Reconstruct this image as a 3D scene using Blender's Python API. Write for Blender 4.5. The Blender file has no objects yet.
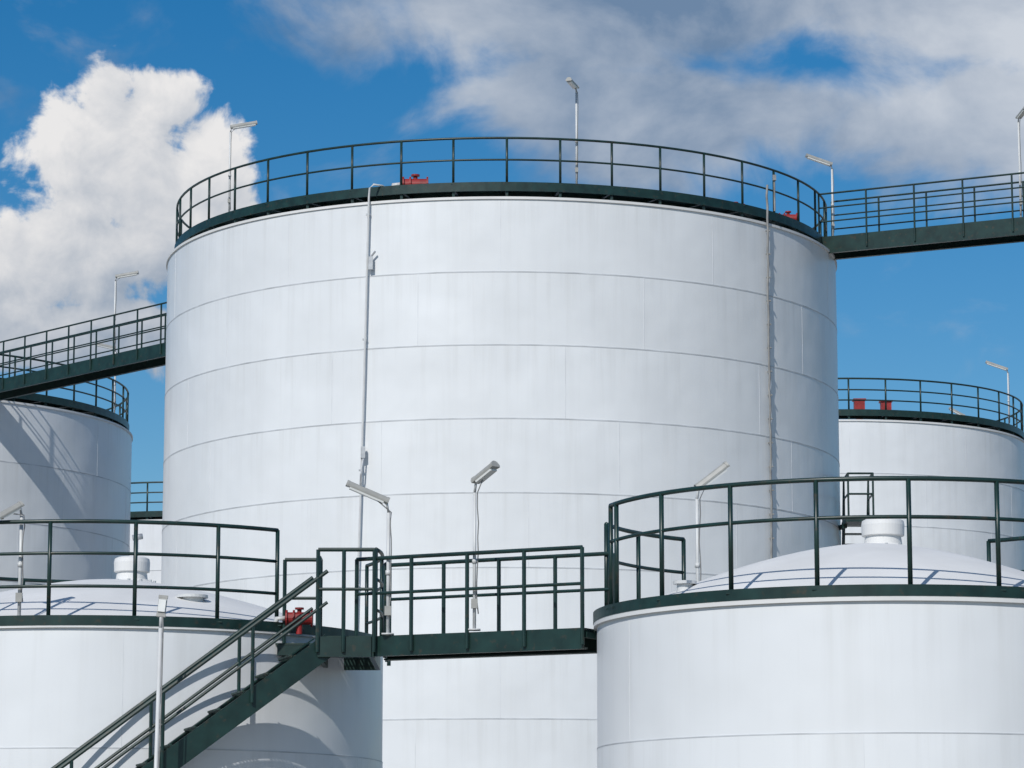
import bpy, math, random
from mathutils import Vector
random.seed(7)
sc = bpy.context.scene
rad = math.radians
GZ = -4.0            # ground level (eye level of the photographer's terrace is z = 0)

# ------------------------------------------------------------------ materials
def new_mat(name):
    m = bpy.data.materials.new(name); m.use_nodes = True
    nt = m.node_tree
    return m, nt, nt.nodes["Principled BSDF"]

def tank_paint(name, base=(0.775, 0.795, 0.81), stain=1.0):
    m, nt, bs = new_mat(name); N = nt.nodes; L = nt.links
    geo = N.new("ShaderNodeNewGeometry")
    tone = N.new("ShaderNodeAttribute"); tone.attribute_name = "tone"
    drip = N.new("ShaderNodeAttribute"); drip.attribute_name = "drip"
    mp = N.new("ShaderNodeMapping"); mp.inputs["Scale"].default_value = (5, 5, 0.22)
    L.new(geo.outputs["Position"], mp.inputs["Vector"])
    n1 = N.new("ShaderNodeTexNoise"); n1.inputs["Scale"].default_value = 1.0
    n1.inputs["Detail"].default_value = 4; n1.inputs["Roughness"].default_value = 0.65
    L.new(mp.outputs[0], n1.inputs["Vector"])
    r1 = N.new("ShaderNodeMapRange"); r1.inputs[1].default_value = 0.48; r1.inputs[2].default_value = 0.80
    r1.inputs[3].default_value = 0; r1.inputs[4].default_value = 1
    L.new(n1.outputs["Fac"], r1.inputs[0])
    mul = N.new("ShaderNodeMath"); mul.operation = 'MULTIPLY'
    L.new(r1.outputs[0], mul.inputs[0])
    dp = N.new("ShaderNodeMath"); dp.operation = 'MULTIPLY_ADD'; dp.inputs[1].default_value = 0.8; dp.inputs[2].default_value = 0.25
    L.new(drip.outputs["Fac"], dp.inputs[0]); L.new(dp.outputs[0], mul.inputs[1])
    n2 = N.new("ShaderNodeTexNoise"); n2.inputs["Scale"].default_value = 0.35
    n2.inputs["Detail"].default_value = 4; n2.inputs["Roughness"].default_value = 0.6
    L.new(geo.outputs["Position"], n2.inputs["Vector"])
    r2 = N.new("ShaderNodeMapRange"); r2.inputs[1].default_value = 0.3; r2.inputs[2].default_value = 0.7
    r2.inputs[3].default_value = 0.92; r2.inputs[4].default_value = 1.03
    L.new(n2.outputs["Fac"], r2.inputs[0])
    t2 = N.new("ShaderNodeMath"); t2.operation = 'MULTIPLY'
    L.new(r2.outputs[0], t2.inputs[0]); L.new(tone.outputs["Fac"], t2.inputs[1])
    vs = N.new("ShaderNodeVectorMath"); vs.operation = 'SCALE'; vs.inputs[0].default_value = base
    L.new(t2.outputs[0], vs.inputs["Scale"])
    mx = N.new("ShaderNodeMix"); mx.data_type = 'RGBA'; mx.inputs[7].default_value = (0.42, 0.41, 0.38, 1)
    sm = N.new("ShaderNodeMath"); sm.operation = 'MULTIPLY'; sm.inputs[1].default_value = 0.26 * stain
    L.new(mul.outputs[0], sm.inputs[0]); L.new(sm.outputs[0], mx.inputs[0]); L.new(vs.outputs[0], mx.inputs[6])
    L.new(mx.outputs[2], bs.inputs["Base Color"])
    bs.inputs["Roughness"].default_value = 0.36
    n3 = N.new("ShaderNodeTexNoise"); n3.inputs["Scale"].default_value = 0.6; n3.inputs["Detail"].default_value = 2
    L.new(geo.outputs["Position"], n3.inputs["Vector"])
    bp = N.new("ShaderNodeBump"); bp.inputs["Strength"].default_value = 0.7; bp.inputs["Distance"].default_value = 0.08
    L.new(n3.outputs["Fac"], bp.inputs["Height"]); L.new(bp.outputs[0], bs.inputs["Normal"])
    return m

def paint(name, col, rough=0.45, metal=0.0, var=0.25, scale=6.0, rust=0.0):
    m, nt, bs = new_mat(name); N = nt.nodes; L = nt.links
    geo = N.new("ShaderNodeNewGeometry")
    n = N.new("ShaderNodeTexNoise"); n.inputs["Scale"].default_value = scale; n.inputs["Detail"].default_value = 3
    L.new(geo.outputs["Position"], n.inputs["Vector"])
    r = N.new("ShaderNodeMapRange"); r.inputs[1].default_value = 0.3; r.inputs[2].default_value = 0.7
    r.inputs[3].default_value = 1 - var; r.inputs[4].default_value = 1 + var
    L.new(n.outputs["Fac"], r.inputs[0])
    vs = N.new("ShaderNodeVectorMath"); vs.operation = 'SCALE'; vs.inputs[0].default_value = col
    L.new(r.outputs[0], vs.inputs["Scale"])
    src = vs.outputs[0]
    if rust:
        n2 = N.new("ShaderNodeTexNoise"); n2.inputs["Scale"].default_value = scale * 2.3; n2.inputs["Detail"].default_value = 4
        L.new(geo.outputs["Position"], n2.inputs["Vector"])
        r2 = N.new("ShaderNodeMapRange"); r2.inputs[1].default_value = 0.6; r2.inputs[2].default_value = 0.72
        r2.inputs[3].default_value = 0; r2.inputs[4].default_value = rust
        L.new(n2.outputs["Fac"], r2.inputs[0])
        mx = N.new("ShaderNodeMix"); mx.data_type = 'RGBA'; mx.inputs[7].default_value = (0.12, 0.06, 0.03, 1)
        L.new(r2.outputs[0], mx.inputs[0]); L.new(src, mx.inputs[6]); src = mx.outputs[2]
    L.new(src, bs.inputs["Base Color"])
    bs.inputs["Roughness"].default_value = rough; bs.inputs["Metallic"].default_value = metal
    return m

M_TANK = tank_paint("white_tank_paint")
M_ROOF = paint("white_roof_paint", (0.70, 0.70, 0.69), 0.65, 0, 0.06, 1.5)
M_WELD = paint("weld_bead_paint", (0.52, 0.54, 0.56), 0.5, 0, 0.2, 2.0)
M_VWELD = paint("vertical_weld_paint", (0.69, 0.71, 0.73), 0.5, 0, 0.1, 2.0)
M_GREEN = paint("dark_green_paint", (0.009, 0.031, 0.027), 0.38, 0, 0.3, 5.0, 0.25)
M_DECK = paint("deck_plate_green", (0.014, 0.042, 0.034), 0.6, 0, 0.3, 3.0, 0.3)
M_RED = paint("red_enamel", (0.26, 0.018, 0.018), 0.5, 0, 0.3, 6.0)
M_WPIPE = paint("white_conduit_paint", (0.60, 0.61, 0.61), 0.4, 0, 0.08, 4.0)
M_GPIPE = paint("grey_conduit", (0.24, 0.24, 0.235), 0.6, 0, 0.3, 3.0)
M_GALV = paint("galvanised_steel", (0.50, 0.51, 0.52), 0.42, 0.5, 0.15, 8.0)
M_LAMP = paint("lamp_housing_grey", (0.34, 0.34, 0.32), 0.45, 0, 0.12, 9.0)
M_LENS = paint("lamp_diffuser", (0.75, 0.76, 0.74), 0.2, 0, 0.04, 9.0)
M_GRND = paint("gravel_ground", (0.26, 0.24, 0.21), 0.95, 0, 0.35, 0.8)

# ------------------------------------------------------------------ mesh builder
class B:
    def __init__(s): s.v = []; s.f = []
    def quadstrip(s, rings, closed=True, caps=False):
        o = len(s.v); n = len(rings[0])
        for r in rings: s.v += [tuple(p) for p in r]
        for i in range(len(rings) - 1):
            a = o + i * n; b = a + n
            for j in range(n if closed else n - 1):
                k = (j + 1) % n
                s.f.append((a + j, a + k, b + k, b + j))
        if caps:
            s.f.append(tuple(o + j for j in reversed(range(n))))
            e = o + (len(rings) - 1) * n
            s.f.append(tuple(e + j for j in range(n)))
    def prism(s, p0, p1, prof, up=(0, 0, 1)):
        p0 = Vector(p0); p1 = Vector(p1); ax = (p1 - p0).normalized(); up = Vector(up)
        if abs(ax.dot(up)) > 0.98: up = Vector((0, 1, 0))
        sd = ax.cross(up).normalized(); u2 = sd.cross(ax)
        s.quadstrip([[p + sd * x + u2 * y for x, y in prof] for p in (p0, p1)], True, True)
    def beam(s, p0, p1, w, h, up=(0, 0, 1)):
        s.prism(p0, p1, [(-w/2, -h/2), (w/2, -h/2), (w/2, h/2), (-w/2, h/2)], up)
    def box(s, c, d):
        c = Vector(c); s.beam(c - Vector((d[0]/2, 0, 0)), c + Vector((d[0]/2, 0, 0)), d[1], d[2])
    def tube(s, pts, r, n=8, closed=False, caps=True):
        P = [Vector(p) for p in pts]; m = len(P); rings = []
        rr = r if isinstance(r, (list, tuple)) else [r] * m
        for i, p in enumerate(P):
            if closed: t = P[(i + 1) % m] - P[i - 1]
            else: t = P[min(i + 1, m - 1)] - P[max(i - 1, 0)]
            t.normalize(); up = Vector((0, 0, 1))
            if abs(t.z) > 0.9: up = Vector((0, 1, 0))
            a = t.cross(up).normalized(); b = a.cross(t)
            rings.append([p + (a * math.cos(q) + b * math.sin(q)) * rr[i] for q in [2 * math.pi * k / n for k in range(n)]])
        if closed: rings.append(rings[0]); s.quadstrip(rings, True, False)
        else: s.quadstrip(rings, True, caps)
    def lathe(s, c, prof, n=48, caps=True):
        cx, cy = c
        s.quadstrip([[(cx + r * math.cos(2*math.pi*k/n), cy + r * math.sin(2*math.pi*k/n), z) for k in range(n)] for r, z in prof], True, caps)
    def arcband(s, c, a0, a1, prof, n=None):
        """sweep a closed (radius,z) profile round an arc. angle 0 = side facing -Y"""
        if n is None: n = max(3, int(abs(a1 - a0) / 2.5))
        rings = []
        for i in range(n + 1):
            a = rad(a0 + (a1 - a0) * i / n)
            rings.append([(c[0] + r * math.sin(a), c[1] - r * math.cos(a), z) for r, z in prof])
        s.quadstrip(rings, True, abs(a1 - a0) < 359.9)

def empty(name, loc=(0, 0, 0)):
    e = bpy.data.objects.new(name, None); sc.collection.objects.link(e)
    e.location = loc; e.empty_display_size = 0.5
    return e
def part(parent, name, b, mat, smooth=False, face_attr=None, pt_attr=None):
    me = bpy.data.meshes.new(name)
    off = Vector(parent.location) if parent else Vector((0, 0, 0))
    me.from_pydata([tuple(Vector(v) - off) for v in b.v], [], b.f)
    me.validate(clean_customdata=False)
    if smooth:
        for p in me.polygons: p.use_smooth = True
    if face_attr:
        a = me.attributes.new("tone", 'FLOAT', 'FACE'); a.data.foreach_set("value", face_attr)
    if pt_attr:
        a = me.attributes.new("drip", 'FLOAT', 'POINT'); a.data.foreach_set("value", pt_attr)
    me.materials.append(mat)
    o = bpy.data.objects.new(name, me); sc.collection.objects.link(o)
    if parent: o.parent = parent
    return o
def rp(c, R, a, z): return (c[0] + R * math.sin(rad(a)), c[1] - R * math.cos(rad(a)), z)

# ------------------------------------------------------------------ tanks
def tank(name, c, R, top, course, plates, rise, dome=False, seg=180, bead=0.012, aoff=0.0):
    e = empty(name, (c[0], c[1], GZ))
    w = B(); tone = []; drip = []
    zs = [top]
    while zs[-1] - course > GZ + 0.4: zs.append(zs[-1] - course)
    zs.append(GZ)
    welds = B(); vw = B()
    for i in range(len(zs) - 1):
        z1, z0 = zs[i], zs[i + 1]; r = R + 0.004 * i
        w.quadstrip([[rp(c, r, 360 * k / seg, z) for k in range(seg)] for z in (z0, (z0 + z1) / 2, z1)], True)
        drip += [0.0] * seg + [0.35] * seg + [1.0] * seg
        off = aoff + (0.5 * (i % 2) + 0.13 * (i % 3)) / plates
        rnd = [random.uniform(0.978, 1.01) for _ in range(plates)]
        for _ in range(2):
            for k in range(seg):
                tone.append(rnd[int((((k + 0.5) / seg) - off) % 1.0 * plates) % plates])
        if i > 0:
            welds.arcband(c, 0, 360, [(r - .01, z1 - bead), (r + bead * .4, z1 - bead), (r + bead * .4, z1 + bead), (r - .01, z1 + bead)], seg)
        for p in range(plates):
            a = 360 * (off + p / plates)
            a = round(a / (360 / seg)) * (360 / seg)
            vw.beam(rp(c, r + .001, a, z0 + bead), rp(c, r + .001, a, z1 - bead), bead * 1.0, bead * 0.4, up=rp((0, 0), 1, a, 0))
    part(e, "shell_plates", w, M_TANK, True, tone, drip)
    part(e, "horizontal_weld_seams", welds, M_WELD)
    part(e, "vertical_weld_seams", vw, M_VWELD)
    rf = B(); prof = []
    n = 14
    for i in range(n + 1):
        q = i / n
        r = (R - 0.02) * (1 - q) + 0.02
        z = top + (rise * (1 - (r / R) ** 1.6) if dome else rise * q)
        prof.append((r, z + 0.006))
    rf.lathe(c, prof, 96)
    part(e, "roof", rf, M_ROOF, True)
    cb = B()
    cb.arcband(c, 0, 360, [(R - .07, top - .004), (R + .035, top - .004), (R + .035, top + .055), (R - .07, top + .055)], seg)
    part(e, "rim_curb_angle", cb, M_ROOF)
    return e

def ring_walk(parent, c, R, ztop, deckz, posts, rails, arcs, pr=0.025, width=0.7, hh=0.15, full_deck=True):
    d = B(); f = B(); rl = B()
    for a0, a1 in (((0, 360),) if full_deck else arcs):
        d.arcband(c, a0, a1, [(R - width, deckz - .02), (R - .012, deckz - .02), (R - .012, deckz + .005), (R - width, deckz + .005)], int(abs(a1 - a0) / 2.5))
        f.arcband(c, a0, a1, [(R - .01, deckz - hh), (R + .02, deckz - hh), (R + .02, deckz + .05), (R - .01, deckz + .05)], int(abs(a1 - a0) / 2.5))
        f.arcband(c, a0, a1, [(R - width - .03, deckz - hh), (R - width - .003, deckz - hh), (R - width - .003, deckz + .01), (R - width - .03, deckz + .01)], int(abs(a1 - a0) / 2.5))
    for a in posts:
        if deckz - hh - ztop > 0.06:
            f.beam(rp(c, R - width, a, deckz - .065), rp(c, R - .012, a, deckz - .065), .06, .085)
            f.beam(rp(c, R - .06, a, ztop + .02), rp(c, R - .06, a, deckz - .11), .06, .06)
        if any(a0 - .1 <= a <= a1 + .1 for a0, a1 in arcs):
            rl.tube([rp(c, R - .035, a, deckz), rp(c, R - .035, a, deckz + rails[0])], pr, 8)
            f.box(rp(c, R - .035, a, deckz + .012), (.11, .11, .014))
    for a0, a1 in arcs:
        n = max(4, int(abs(a1 - a0) / 3))
        for h in rails:
            cl = abs(a1 - a0) > 359.9
            pts = [rp(c, R - .035, a0 + (a1 - a0) * i / n, deckz + h) for i in range(n if cl else n + 1)]
            rl.tube(pts, pr if h == rails[0] else pr * .8, 8, closed=cl)
    part(parent, "walkway_deck_ring", d, M_DECK); part(parent, "walkway_fascia", f, M_GREEN)
    part(parent, "guard_rail", rl, M_GREEN, True)

# main tank
C0 = (-0.26, 79.4); R0 = 8.41; T0 = 16.15
t0 = tank("storage_tank", C0, R0, T0, 1.68, 10, 0.5, seg=252, bead=0.014)
ring_walk(t0, C0, R0 - .18, T0, T0 + .39, [360 * k / 42 - 179 for k in range(42)], (1.09, .58), [(-180, 180)], pr=.029, width=.75, hh=.16)
# far left
C1 = (-19.65, 96.5); R1 = 8.0; T1 = 14.6
t1 = tank("storage_tank", C1, R1, T1, 1.7, 12, 0.5, bead=0.014, aoff=.02)
ring_walk(t1, C1, R1 - .1, T1, T1 + .35, [360 * k / 42 - 180 for k in range(42)], (1.05, .7, .36), [(-180, 180)], pr=.030, hh=.16)
# background between
C2 = (-11.3, 115.0); R2 = 6.0; T2 = 13.5
t2 = tank("storage_tank", C2, R2, T2, 1.7, 10, 0.4, bead=0.014)
ring_walk(t2, C2, R2, T2, T2 + .3, [360 * k / 30 - 180 for k in range(30)], (1.05, .7, .36), [(-180, 180)], pr=.030)
# background right
C3 = (10.93, 109.15); R3 = 6.7; T3 = 15.94
t3 = tank("storage_tank", C3, R3, T3, 1.7, 10, 0.4, bead=0.014)
ring_walk(t3, C3, R3 - .05, T3, T3 + .35, [360 * k / 34 - 180 for k in range(34)], (1.07, .7, .36), [(-180, 180)], pr=.030, hh=.16)
# front right
C4 = (3.71, 33.1); R4 = 2.83; T4 = 2.99
t4 = tank("domed_storage_tank", C4, R4, T4, 1.25, 4, 0.86, dome=True, bead=0.006, aoff=.07)
ring_walk(t4, C4, R4 + .02, T4, T4 + .10, [1.5 + 18 * k for k in range(-4, 9)] + [-74, -106, -124, -140], (1.07, .70), [(-74, 145.5), (-140, -106)], pr=.024, width=.3, hh=.06)
# front left
C5 = (-4.78, 37.9); R5 = 3.25; T5 = 3.13
t5 = tank("domed_storage_tank", C5, R5, T5, 1.3, 4, 0.85, dome=True, bead=0.006, aoff=.03)
ring_walk(t5, C5, R5 + .02, T5, T5 + .08, [12 + 16.5 * k for k in range(-11, 3)] + [42, 80, 96, 112], (1.08, .73, .37), [(-169.5, 42), (80, 112)], pr=.023, width=.3, hh=.06)

def vent(parent, c, z, dx=0, dy=0, r=.22, pipe=False):
    b = B(); cc = (c[0] + dx, c[1] + dy)
    b.lathe(cc, [(r*1.7, z - .14), (r*1.5, z - .05), (r*1.1, z - .03), (r*.9, z), (r*.85, z + .08), (r, z + .09), (r*1.02, z + .2), (r*.98, z + .245), (r*.8, z + .265), (.02, z + .275)], 40)
    part(parent, "roof_vent", b, M_ROOF, False)
    h = B()
    for k in range(12):
        a = k * 30
        h.tube([rp(cc, r*1.3, a, z - .05), rp(cc, r*1.3, a, z - .015)], .016, 6)
    part(parent, "vent_flange_bolts", h, M_GALV)
    if pipe:
        p = B(); p.tube([(cc[0] + .05, cc[1], z + .2), (cc[0] + .05, cc[1], z + .5)], .02); p.tube([(cc[0] + .0, cc[1], z + .5), (cc[0] + .12, cc[1], z + .52)], .035)
        part(parent, "vent_gauge_pipe", p, M_GALV, True)
vent(t4, C4, T4 + .86, .15)
vent(t5, C5, T5 + .86, .26, 0, .21, True)
def nozzles(parent, c, R, T, rise, lst):
    nz = B()
    for (a, r, rr, h) in lst:
        z = T + rise * (1 - (r / R) ** 1.6) - .05
        p = rp(c, r, a, 0)
        nz.lathe((p[0], p[1]), [(rr, z), (rr, z + h), (rr * 1.5, z + h), (rr * 1.5, z + h + .03), (.02, z + h + .035)], 24)
    part(parent, "roof_nozzles", nz, M_WPIPE)
nozzles(t4, C4, R4, T4, .86, [(-66, 2.15, .08, .10)])
nozzles(t5, C5, R5, T5, .85, [(35, 2.0, .12, .07)])

# conduits on main tank
b = B()
xp, yp = -3.27, 71.5 - .06
b.tube([(xp + .42, yp + .5, 16.55), (xp + .3, yp + .25, 16.62), (xp + .1, yp + .02, 16.6), (xp + .02, yp - .02, 16.5), (xp, yp, 16.3), (xp - .08, yp + .02, 12), (xp - .22, yp + .06, 6), (xp - .3, yp + .09, GZ)], .024, 8)
part(t0, "white_conduit", b, M_WPIPE, True)
b = B()
for z in (15.9, 13.0, 10.0, 7.4): b.box((xp - .01 - (16.3 - z) * .02, yp + .04, z), (.1, .06, .035))
b.box((xp + .05, yp - .03, 14.75), (.1, .08, .3)); b.box((xp - .09, yp - .03, 10.4), (.1, .08, .26))
b.tube([(xp + .06, yp - .03, 14.9), (xp + .16, yp - .08, 15.02)], .024)
b.tube([(xp - .08, yp - .04, 10.25), (xp - .13, yp - .1, 9.9), (xp - .15, yp - .02, 9.6)], .02)
part(t0, "conduit_clips_and_boxes", b, M_GALV)
b = B(); pts = []
for i in range(80):
    z = 17.1 - i * .27
    if z < GZ: break
    pts.append((6.01 + random.uniform(-.014, .014), 73.66, z))
b.tube(pts, .028, 7)
part(t0, "grey_cable_riser", b, M_GPIPE, True)
b = B()
for i in range(26): b.box((6.02, 73.69, 16 - i * .56), (.1, .07, .03))
b.tube([(6.2, 73.8, 16.5), (6.2, 73.8, 17.3)], .022); b.box((6.2, 73.78, 17.3), (.08, .08, .13))
part(t0, "riser_clips", b, M_GPIPE)

def foam(loc, s=1.0, parentname="foam_chamber", ax=(1, 0, 0)):
    e = empty(parentname, loc); x, y, z = loc; b = B(); a = Vector(ax)
    p = Vector(loc)
    b.tube([p - a * .28 * s, p + a * .28 * s], .14 * s, 20)
    for q in (-.28, -.12, .28): b.tube([p + a * (q - .02) * s, p + a * (q + .02) * s], .19 * s, 20)
    b.tube([p + Vector((0, 0, -.35 * s)), p], .07 * s, 12)
    b.tube([p, p + Vector((0, 0, .22 * s))], .05 * s, 12); b.tube([p + Vector((0, 0, .2 * s)), p + Vector((0, 0, .24 * s))], .1 * s, 16)
    part(e, "body_and_flanges", b, M_RED)
    b = B(); b.tube([p - a * .32 * s, p - a * .5 * s, p - a * .6 * s + Vector((0, 0, -.35 * s))], .06 * s, 10)
    part(e, "inlet_pipe", b, M_WPIPE, True)
foam((-2.25, 72.75, 16.89), 1.0)
foam((5.35, 74.9, 16.78), .75); foam((6.7, 75.9, 16.78), .75)
foam((-2.36, 35.45, 3.30), .5)
def vent_box(loc):
    e = empty("red_vent_box", loc); x, y, z = loc; b = B()
    b.box((x, y, z), (.34, .34, .34)); b.box((x, y, z + .195), (.42, .42, .05)); b.box((x, y, z - .195), (.40, .40, .05)); b.tube([(x, y, z - .6), (x, y, z - .22)], .11, 14)
    part(e, "box_body", b, M_RED)
vent_box((11.45, 104.2, 16.72)); vent_box((12.35, 104.4, 16.70))

# ------------------------------------------------------------------ straight walkways
def bridge(name, p0, p1, width, rails, pr=.024, spacing=1.5, sh=.22, sides=(1, -1), toe=False):
    e = empty(name, p0); p0 = Vector(p0); p1 = Vector(p1); d = p1 - p0; Ln = d.length; d.normalize()
    sd = Vector((d.y, -d.x, 0)).normalized()
    st = B(); dk = B(); rl = B()
    for q in (1, -1):
        o = sd * (q * width / 2)
        st.beam(p0 + o + Vector((0, 0, -sh/2)), p1 + o + Vector((0, 0, -sh/2)), .02, sh)
        for zz in (-.012, -sh + .012):
            st.beam(p0 + o - sd * (q * .046) + Vector((0, 0, zz)), p1 + o - sd * (q * .046) + Vector((0, 0, zz)), .068, .018)
    n = max(2, int(Ln / .75))
    for i in range(n + 1):
        m = p0 + d * (Ln * i / n) + Vector((0, 0, -.07))
        st.beam(m - sd * (width/2 - .02), m + sd * (width/2 - .02), .05, .06)
    nb = int(width / .045)
    for i in range(nb):
        o = sd * (-width/2 + .03 + (width - .06) * i / (nb - 1))
        dk.beam(p0 + o + Vector((0, 0, -.018)), p1 + o + Vector((0, 0, -.018)), .012, .03)
    nc = int(Ln / .12)
    for i in range(nc + 1):
        m = p0 + d * (Ln * i / nc) + Vector((0, 0, -.004))
        dk.beam(m - sd * (width/2 - .02), m + sd * (width/2 - .02), .014, .008)
    for q in sides:
        o = sd * (q * (width / 2 + .03))
        k = max(1, round(Ln / spacing))
        for i in range(k + 1):
            m = p0 + d * (Ln * i / k) + o
            rl.tube([m + Vector((0, 0, -sh * .8)), m + Vector((0, 0, rails[0]))], pr, 8)
        for h in rails:
            rl.tube([p0 + o + Vector((0, 0, h)), p1 + o + Vector((0, 0, h))], pr if h == rails[0] else pr * .8, 8)
        if toe: rl.beam(p0 + o + Vector((0, 0, .06)), p1 + o + Vector((0, 0, .06)), .008, .1)
    part(e, "stringers_and_cross_beams", st, M_GREEN); part(e, "grating_deck", dk, M_DECK); part(e, "handrails", rl, M_GREEN)
    return e
bridge("steel_walkway_bridge", (7.75, 77.35, 16.55), (21.0, 70.8, 16.55), .85, (1.07, .72, .37), spacing=1.2, sh=.42)
bridge("steel_walkway_bridge", (-8.15, 82.0, 14.90), (-15.3, 89.9, 14.90), .85, (1.05, .72, .38), spacing=1.1, sh=.36)
zL = 3.03
bridge("steel_walkway_bridge", (-1.52, 34.95, zL), (.9, 33.52, zL - .03), .6, (.84, .46), spacing=.7, sh=.22, pr=.022)

# ------------------------------------------------------------------ front stair and landing
ya, yb = 34.55, 35.2
e = empty("steel_staircase", (-2.1, 34.87, zL))
SL = .79; xT = -2.1; run = (zL - GZ) / SL
DV = Vector((-1, -.30, 0))          # plan direction of descent (hugs the tank)
SD = Vector((-.30, 1, 0)).normalized()
top = Vector((xT, (ya + yb) / 2, zL)); bot = top + DV * run + Vector((0, 0, GZ - zL))
half = .31
st = B(); tr = B(); rl = B()
for q in (-1, 1):
    o = SD * (q * half) + Vector((0, 0, -.12))
    st.beam(top + o, bot + o + Vector((0, 0, .12)), .014, .24)
    for s_ in (.11, -.11):
        oo = SD * (q * (half - .03)) + Vector((0, 0, -.12 + s_ * 1.25))
        st.beam(top + oo, bot + oo + Vector((0, 0, .12)), .05, .014)
ns = 36
for i in range(1, ns):
    p = top.lerp(bot, i / ns) - Vector((0, 0, .03)); dn = DV.normalized()
    for k in range(6):
        m = p + dn * (.12 - k * .045)
        tr.beam(m - SD * (half - .01), m + SD * (half - .01), .01, .028)
    m = p + dn * .125 + Vector((0, 0, .006))
    tr.beam(m - SD * (half - .01), m + SD * (half - .01), .02, .02)
for q in (-1, 1):
    o = SD * (q * (half + .04))
    for h in (.70, .36):
        rl.tube([top + o + Vector((0, 0, h)), bot + o + Vector((0, 0, h))], .022 if h > .5 else .018, 8)
    for i in range(0, 10):
        f = (.78 + i * .92) / run
        if f > 1: break
        p = top.lerp(bot, f) + o
        rl.tube([p - Vector((0, 0, .12)), p + Vector((0, 0, .70))], .020, 8)
part(e, "stringers", st, M_GREEN); part(e, "grating_treads", tr, M_DECK); part(e, "handrails", rl, M_GREEN)

e = empty("steel_landing_platform", (-1.7, 35.3, zL))
st = B(); dk = B(); rl = B()
x0, x1, y0, y1 = -2.1, -1.52, ya, 36.4
for (a, c_) in (((x0, y0), (x1, y0)), ((x0, y1), (x1, y1)), ((x0, y0), (x0, y1)), ((x1, y0), (x1, y1))):
    st.beam((a[0], a[1], zL - .12), (c_[0], c_[1], zL - .12), .05, .22)
for i in range(1, 5):
    y = y0 + (y1 - y0) * i / 5
    st.beam((x0 + .03, y, zL - .08), (x1 - .03, y, zL - .08), .05, .07)
for i in range(14):
    x = x0 + .035 + (x1 - x0 - .07) * i / 13
    dk.beam((x, y0 + .03, zL - .02), (x, y1 - .03, zL - .02), .011, .03)
for i in range(20):
    y = y0 + .05 + (y1 - y0 - .1) * i / 19
    dk.beam((x0 + .03, y, zL - .003), (x1 - .03, y, zL - .003), .012, .008)
dk.box((-2.37, 35.72, zL - .015), (.5, .6, .02)); st.beam((-2.6, 35.45, zL - .08), (-2.13, 35.45, zL - .08), .05, .12)
def guard(pts, zb, rails, posts=True, pr=.022):
    for h in rails: rl.tube([(p[0], p[1], zb + h) for p in pts], pr if h == rails[0] else pr * .8, 8)
    if posts:
        for p in pts: rl.tube([(p[0], p[1], zb - .18), (p[0], p[1], zb + rails[0])], pr, 8)
guard([(x0, y0 - .04), (x0 + .28, y0 - .04), (x1 + .03, y0 - .04)], zL, (.93, .50))
guard([(x1 + .12, 35.3), (x1 + .12, 35.85), (x1 + .12, 36.4)], zL, (.86, .46))
guard([(x0 - .03, 35.26), (x0 - .03, 35.5)], zL, (.93, .50))
guard([(x0 - .03, 35.5), (-2.53, 35.5)], zL, (.93, .50))
part(e, "frame", st, M_GREEN); part(e, "grating", dk, M_DECK); part(e, "guard_rail", rl, M_GREEN)

# stair beside the main tank (right-hand side), running down and away
e = empty("tank_access_stair", (8.5, 77.0, 9.6)); st = B(); rl = B()
st.box((8.45, 77.15, 9.6), (.75, 1.0, .05)); st.box((8.45, 77.15, 9.52), (.8, 1.05, .1))
st.beam((8.1, 77.3, 9.45), (7.95, 77.9, 9.45), .1, .1)
for xx in (8.12, 8.72):
    st.beam((xx, 77.65, 9.5), (xx + .9, 90.8, GZ), .03, .24)
    for h in (1.05, .55):
        rl.tube([(xx, 76.65, 9.6 + h), (xx, 77.65, 9.6 + h), (xx + .9, 90.8, GZ + h)], .026, 7)
    rl.tube([(xx, 76.65, 9.5), (xx, 76.65, 10.65)], .026, 7)
    for k in range(0, 12):
        q = k / 11.5
        x = xx + .9 * q; y = 77.65 + 13.15 * q; z = 9.6 + (GZ - 9.6) * q
        rl.tube([(x, y, z - .1), (x, y, z + 1.05)], .024, 7)
for h in (1.05, .55): rl.tube([(8.12, 76.65, 9.6 + h), (8.72, 76.65, 9.6 + h)], .026, 7)
for k in range(1, 58):
    q = k / 58; x = 8.42 + .9 * q; y = 77.65 + 13.15 * q; z = 9.55 + (GZ - 9.55) * q
    st.beam((x - .28, y, z), (x + .28, y, z), .22, .03)
part(e, "stringers_and_treads", st, M_GREEN); part(e, "handrails", rl, M_GREEN)

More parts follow.
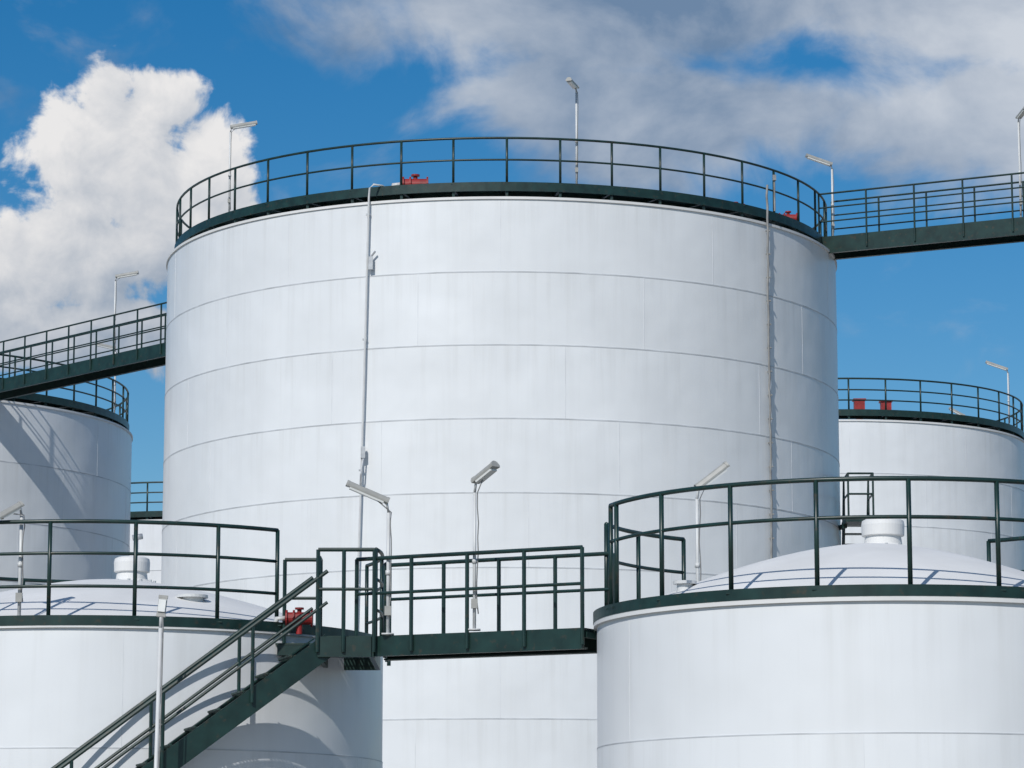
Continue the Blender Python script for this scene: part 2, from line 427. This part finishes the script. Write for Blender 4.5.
# ------------------------------------------------------------------ lamps
def lamp(base, h, hd, L=.6, w=.13, pr=.024, lean=(0, 0)):
    e = empty("lamp_pole", base); p = Vector(base); t = p + Vector((lean[0], lean[1], h)); d = Vector(hd).normalized()
    b = B()
    k = t - Vector((0, 0, .12))
    b.tube([p, p + (k - p) * .5, k], pr, 10)
    b.tube([k, t - Vector((0, 0, .03)) + d * .02, t + d * .1], pr * .8, 8)
    b.beam(p + Vector((0, 0, .005)), p + Vector((0, 0, .02)), .13, .13)
    b.tube([p + Vector((0, 0, h * .45)), p + Vector((0, 0, h * .45 + .05))], pr * 1.5, 10)
    part(e, "pole", b, M_WPIPE, True)
    hb = B(); a0 = t + d * .03; a1 = t + d * L
    hh = w * .32
    prof = [(-w*.5, -hh*.6), (w*.5, -hh*.6), (w*.52, 0), (w*.34, hh), (w*.12, hh*1.35), (-w*.12, hh*1.35), (-w*.34, hh), (-w*.52, 0)]
    hb.prism(a0, a1, prof)
    ce = [(x * 1.08, y * 1.08) for x, y in prof]
    hb.prism(a0 - d * .03, a0 - d * .001, ce); hb.prism(a1 + d * .001, a1 + d * .03, ce)
    part(e, "lamp_housing", hb, M_LAMP)
    ln = B(); ln.prism(a0 + d * .02, a1 - d * .02, [(-w*.42, -hh*1.25), (w*.42, -hh*1.25), (w*.47, -hh*.62), (-w*.47, -hh*.62)])
    part(e, "diffuser", ln, M_LENS)
    bx = B(); q = p + Vector((0, -.04, min(.4, h * .18))); bx.box(q, (.07, .05, .1))
    part(e, "junction_box", bx, M_LAMP)
    cb = B(); pts = [t + d * .15 - Vector((0, 0, .03)), t + Vector((.03, -.03, -.12))]
    for i in range(1, 9):
        z = h - .12 - (h - .3) * i / 8
        pts.append(p + Vector((lean[0] * z / h + .03 + random.uniform(-.012, .012), lean[1] * z / h - .02, z)))
    cb.tube(pts, .007, 5); part(e, "cable", cb, M_GPIPE, True)
D0 = T0 + .39
lamp((-6.75, 74.65, D0), 2.2, (1, .1, .2), .62)
lamp((1.48, 71.5, D0), 2.35, (-.3, -.8, .1), .5)
lamp((7.93, 77.35, 16.57), 1.9, (-1, -.15, .32), .66)
lamp((12.2, 75.0, 16.57), 2.5, (.2, -.9, .2), .5)
lamp((-10.67, 84.45, 14.92), 2.15, (1, 0, .18), .6)
lamp((-11.95, 95, 14.95), 2.05, (-1, -.2, .2), .6)
lamp((16.7, 106.25, 16.29), 2.0, (-1, 0, .35), .75)
lamp((16.2, 113.2, 16.29), 1.5, (-1, -.2, .5), .6)
lamp((-1.34, 34.5, zL), 1.45, (-1, -.1, .42), .47, .10, .02)
lamp((-.40, 33.98, zL), 1.6, (.62, -.6, .42), .32, .11, .018)
lamp((2.05, 35.2, 3.12), 1.6, (.7, .15, .55), .42, .11, .02)
lamp((-5.37, 34.8, 3.24), 1.25, (-.5, -.3, -.35), .3, .1, .02)
lamp((-3.80, 33.65, GZ), 7.15, (.1, .1, 1), .2, .09, .022, lean=(.1, 0))

# ------------------------------------------------------------------ ground
g = B(); S = 3000
g.v = [(-S, -S, GZ), (S, -S, GZ), (S, S, GZ), (-S, S, GZ)]; g.f = [(0, 1, 2, 3)]
part(None, "ground", g, M_GRND)

# ------------------------------------------------------------------ sky
SUN_EL, SUN_AZ = 39.0, 23.0     # azimuth: degrees left of straight behind the camera
w = bpy.data.worlds.new("World"); sc.world = w; w.use_nodes = True
try:
    w.cycles.sampling_method = 'MANUAL'; w.cycles.sample_map_resolution = 256
except Exception: pass
nt = w.node_tree; N = nt.nodes; LK = nt.links
for n in list(N): N.remove(n)
out = N.new("ShaderNodeOutputWorld")
def setin(sock, v):
    if hasattr(v, "is_linked") or hasattr(v, "links"): LK.new(v, sock)
    else: sock.default_value = v
def M(op, a, b=None, c=None, clamp=False):
    n = N.new("ShaderNodeMath"); n.operation = op; n.use_clamp = clamp
    setin(n.inputs[0], a)
    if b is not None: setin(n.inputs[1], b)
    if c is not None: setin(n.inputs[2], c)
    return n.outputs[0]
def SS(x, a, b):
    n = N.new("ShaderNodeMapRange"); n.interpolation_type = 'SMOOTHSTEP'
    setin(n.inputs[0], x); n.inputs[1].default_value = a; n.inputs[2].default_value = b
    return n.outputs[0]
def COMB(x, y, z=0.0):
    n = N.new("ShaderNodeCombineXYZ"); setin(n.inputs[0], x); setin(n.inputs[1], y); setin(n.inputs[2], z); return n.outputs[0]
def NOISE(vec, scale, detail, rough, dist=0.0):
    n = N.new("ShaderNodeTexNoise"); n.noise_dimensions = '2D'; n.inputs["Scale"].default_value = scale; n.inputs["Detail"].default_value = detail
    n.inputs["Roughness"].default_value = rough; n.inputs["Distortion"].default_value = dist
    LK.new(vec, n.inputs["Vector"]); return n.outputs["Fac"]
def MIX(f, a, b):
    n = N.new("ShaderNodeMix"); n.data_type = 'RGBA'; setin(n.inputs[0], f); setin(n.inputs[6], a); setin(n.inputs[7], b); return n.outputs[2]
tc = N.new("ShaderNodeTexCoord"); sep = N.new("ShaderNodeSeparateXYZ"); LK.new(tc.outputs["Generated"], sep.inputs[0])
yy = M('MAXIMUM', M('ABSOLUTE', sep.outputs[1]), 0.15)
px = M('DIVIDE', sep.outputs[0], yy); pz = M('DIVIDE', sep.outputs[2], yy)
def blobs(X, Z, lst):
    res = None
    for (cx, cz, rx, rz) in lst:
        dx = M('DIVIDE', M('SUBTRACT', X, cx), rx); dz = M('DIVIDE', M('SUBTRACT', Z, cz), rz)
        d = M('SUBTRACT', 1.0, M('SQRT', M('ADD', M('MULTIPLY', dx, dx), M('MULTIPLY', dz, dz))))
        res = d if res is None else M('MAXIMUM', res, d)
    return res
CUM = [(-.125, .237, .030, .032), (-.098, .236, .018, .020), (-.142, .250, .014, .017), (-.133, .262, .013, .012), (-.112, .260, .013, .012),
       (-.140, .206, .032, .022), (-.107, .214, .030, .028), (-.165, .195, .03, .020), (-.085, .19, .03, .02), (-.13, .185, .06, .014)]
n2c = NOISE(COMB(px, pz), 14, 2, .5)
def cum(X, Z, det):
    v = COMB(X, Z)
    n = NOISE(v, 44, det, .58, .2)
    nn = M('ADD', M('MULTIPLY', n, .8), M('MULTIPLY', n2c, .2))
    return M('MULTIPLY_ADD', M('SUBTRACT', nn, .5), 2.3, M('MINIMUM', blobs(X, Z, CUM), .6)), n
d1, nA = cum(px, pz, 8)
d2, nB = cum(M('ADD', px, -.004), M('ADD', pz, .006), 6)
mask1 = SS(d1, -.08, .26)
lit = M('MULTIPLY_ADD', M('SUBTRACT', d1, d2), .5, .56)
hgt = SS(pz, .175, .25)
lit = M('ADD', lit, M('MULTIPLY', M('SUBTRACT', hgt, .5), .42))
lit = M('ADD', lit, M('MULTIPLY', M('SUBTRACT', n2c, .5), .9), clamp=True)
ccol = MIX(lit, (.33, .40, .50, 1), (.86, .85, .85, 1))
GRY = [(.055, .292, .13, .036), (-.02, .290, .05, .023), (.075, .257, .09, .026), (.15, .257, .055, .034), (.02, .259, .05, .018), (.16, .285, .08, .03), (-.19, .23, .03, .012),
       (0, .95, 1.6, .55)]  # broad cloud above the frame, added unseen to make the sky fill more neutral
vg = COMB(px, M('MULTIPLY', pz, 1.35))
g1 = NOISE(vg, 18, 8, .56, .3); g2 = NOISE(vg, 12, 7, .56, .2)
dg = M('MULTIPLY_ADD', M('SUBTRACT', g1, .5), 2.0, blobs(px, pz, GRY))
mask2 = M('MULTIPLY', SS(dg, -.18, .55), .92)
edge = SS(px, .06, .14)
gl = M('ADD', M('MULTIPLY_ADD', M('SUBTRACT', g2, .5), 2.2, .30), M('MULTIPLY', edge, .42), clamp=True)
gcol = MIX(gl, (.18, .27, .41, 1), (.70, .74, .80, 1))
sky = N.new("ShaderNodeTexSky"); sky.sky_type = 'NISHITA'; sky.sun_disc = False
sky.sun_elevation = rad(SUN_EL); sky.sun_rotation = rad(180 + SUN_AZ); sky.air_density = 1.0; sky.dust_density = 0.25; sky.ozone_density = 3.0
hs = N.new("ShaderNodeHueSaturation"); hs.inputs["Saturation"].default_value = 1.46; hs.inputs["Value"].default_value = 0.92
LK.new(sky.outputs[0], hs.inputs["Color"])
bgs = N.new("ShaderNodeBackground"); bgs.inputs[1].default_value = 0.088; LK.new(hs.outputs[0], bgs.inputs[0])
bgg = N.new("ShaderNodeBackground"); bgg.inputs[1].default_value = 0.9; LK.new(gcol, bgg.inputs[0])
bgc = N.new("ShaderNodeBackground"); bgc.inputs[1].default_value = 0.95; LK.new(ccol, bgc.inputs[0])
m1 = N.new("ShaderNodeMixShader"); LK.new(mask2, m1.inputs[0]); LK.new(bgs.outputs[0], m1.inputs[1]); LK.new(bgg.outputs[0], m1.inputs[2])
m2 = N.new("ShaderNodeMixShader"); LK.new(mask1, m2.inputs[0]); LK.new(m1.outputs[0], m2.inputs[1]); LK.new(bgc.outputs[0], m2.inputs[2])
LK.new(m2.outputs[0], out.inputs[0])

sl = bpy.data.lights.new("sun", 'SUN'); sl.energy = 3.25; sl.angle = rad(.53); sl.color = (1, .97, .925)
so = bpy.data.objects.new("sun", sl); sc.collection.objects.link(so)
sd = Vector((-math.sin(rad(SUN_AZ)) * math.cos(rad(SUN_EL)), -math.cos(rad(SUN_AZ)) * math.cos(rad(SUN_EL)), math.sin(rad(SUN_EL))))
so.rotation_euler = sd.to_track_quat('Z', 'Y').to_euler(); so.location = (-20, -20, 40)

cam = bpy.data.cameras.new("camera"); co = bpy.data.objects.new("camera", cam); sc.collection.objects.link(co)
cam.lens = 112.5; cam.sensor_width = 36; cam.clip_start = .1; cam.clip_end = 6000
co.location = (0, 0, 0); co.rotation_euler = (rad(90 + 9.509), 0, 0)
sc.camera = co
sc.view_settings.view_transform = 'Standard'; sc.view_settings.look = 'None'; sc.view_settings.exposure = 0
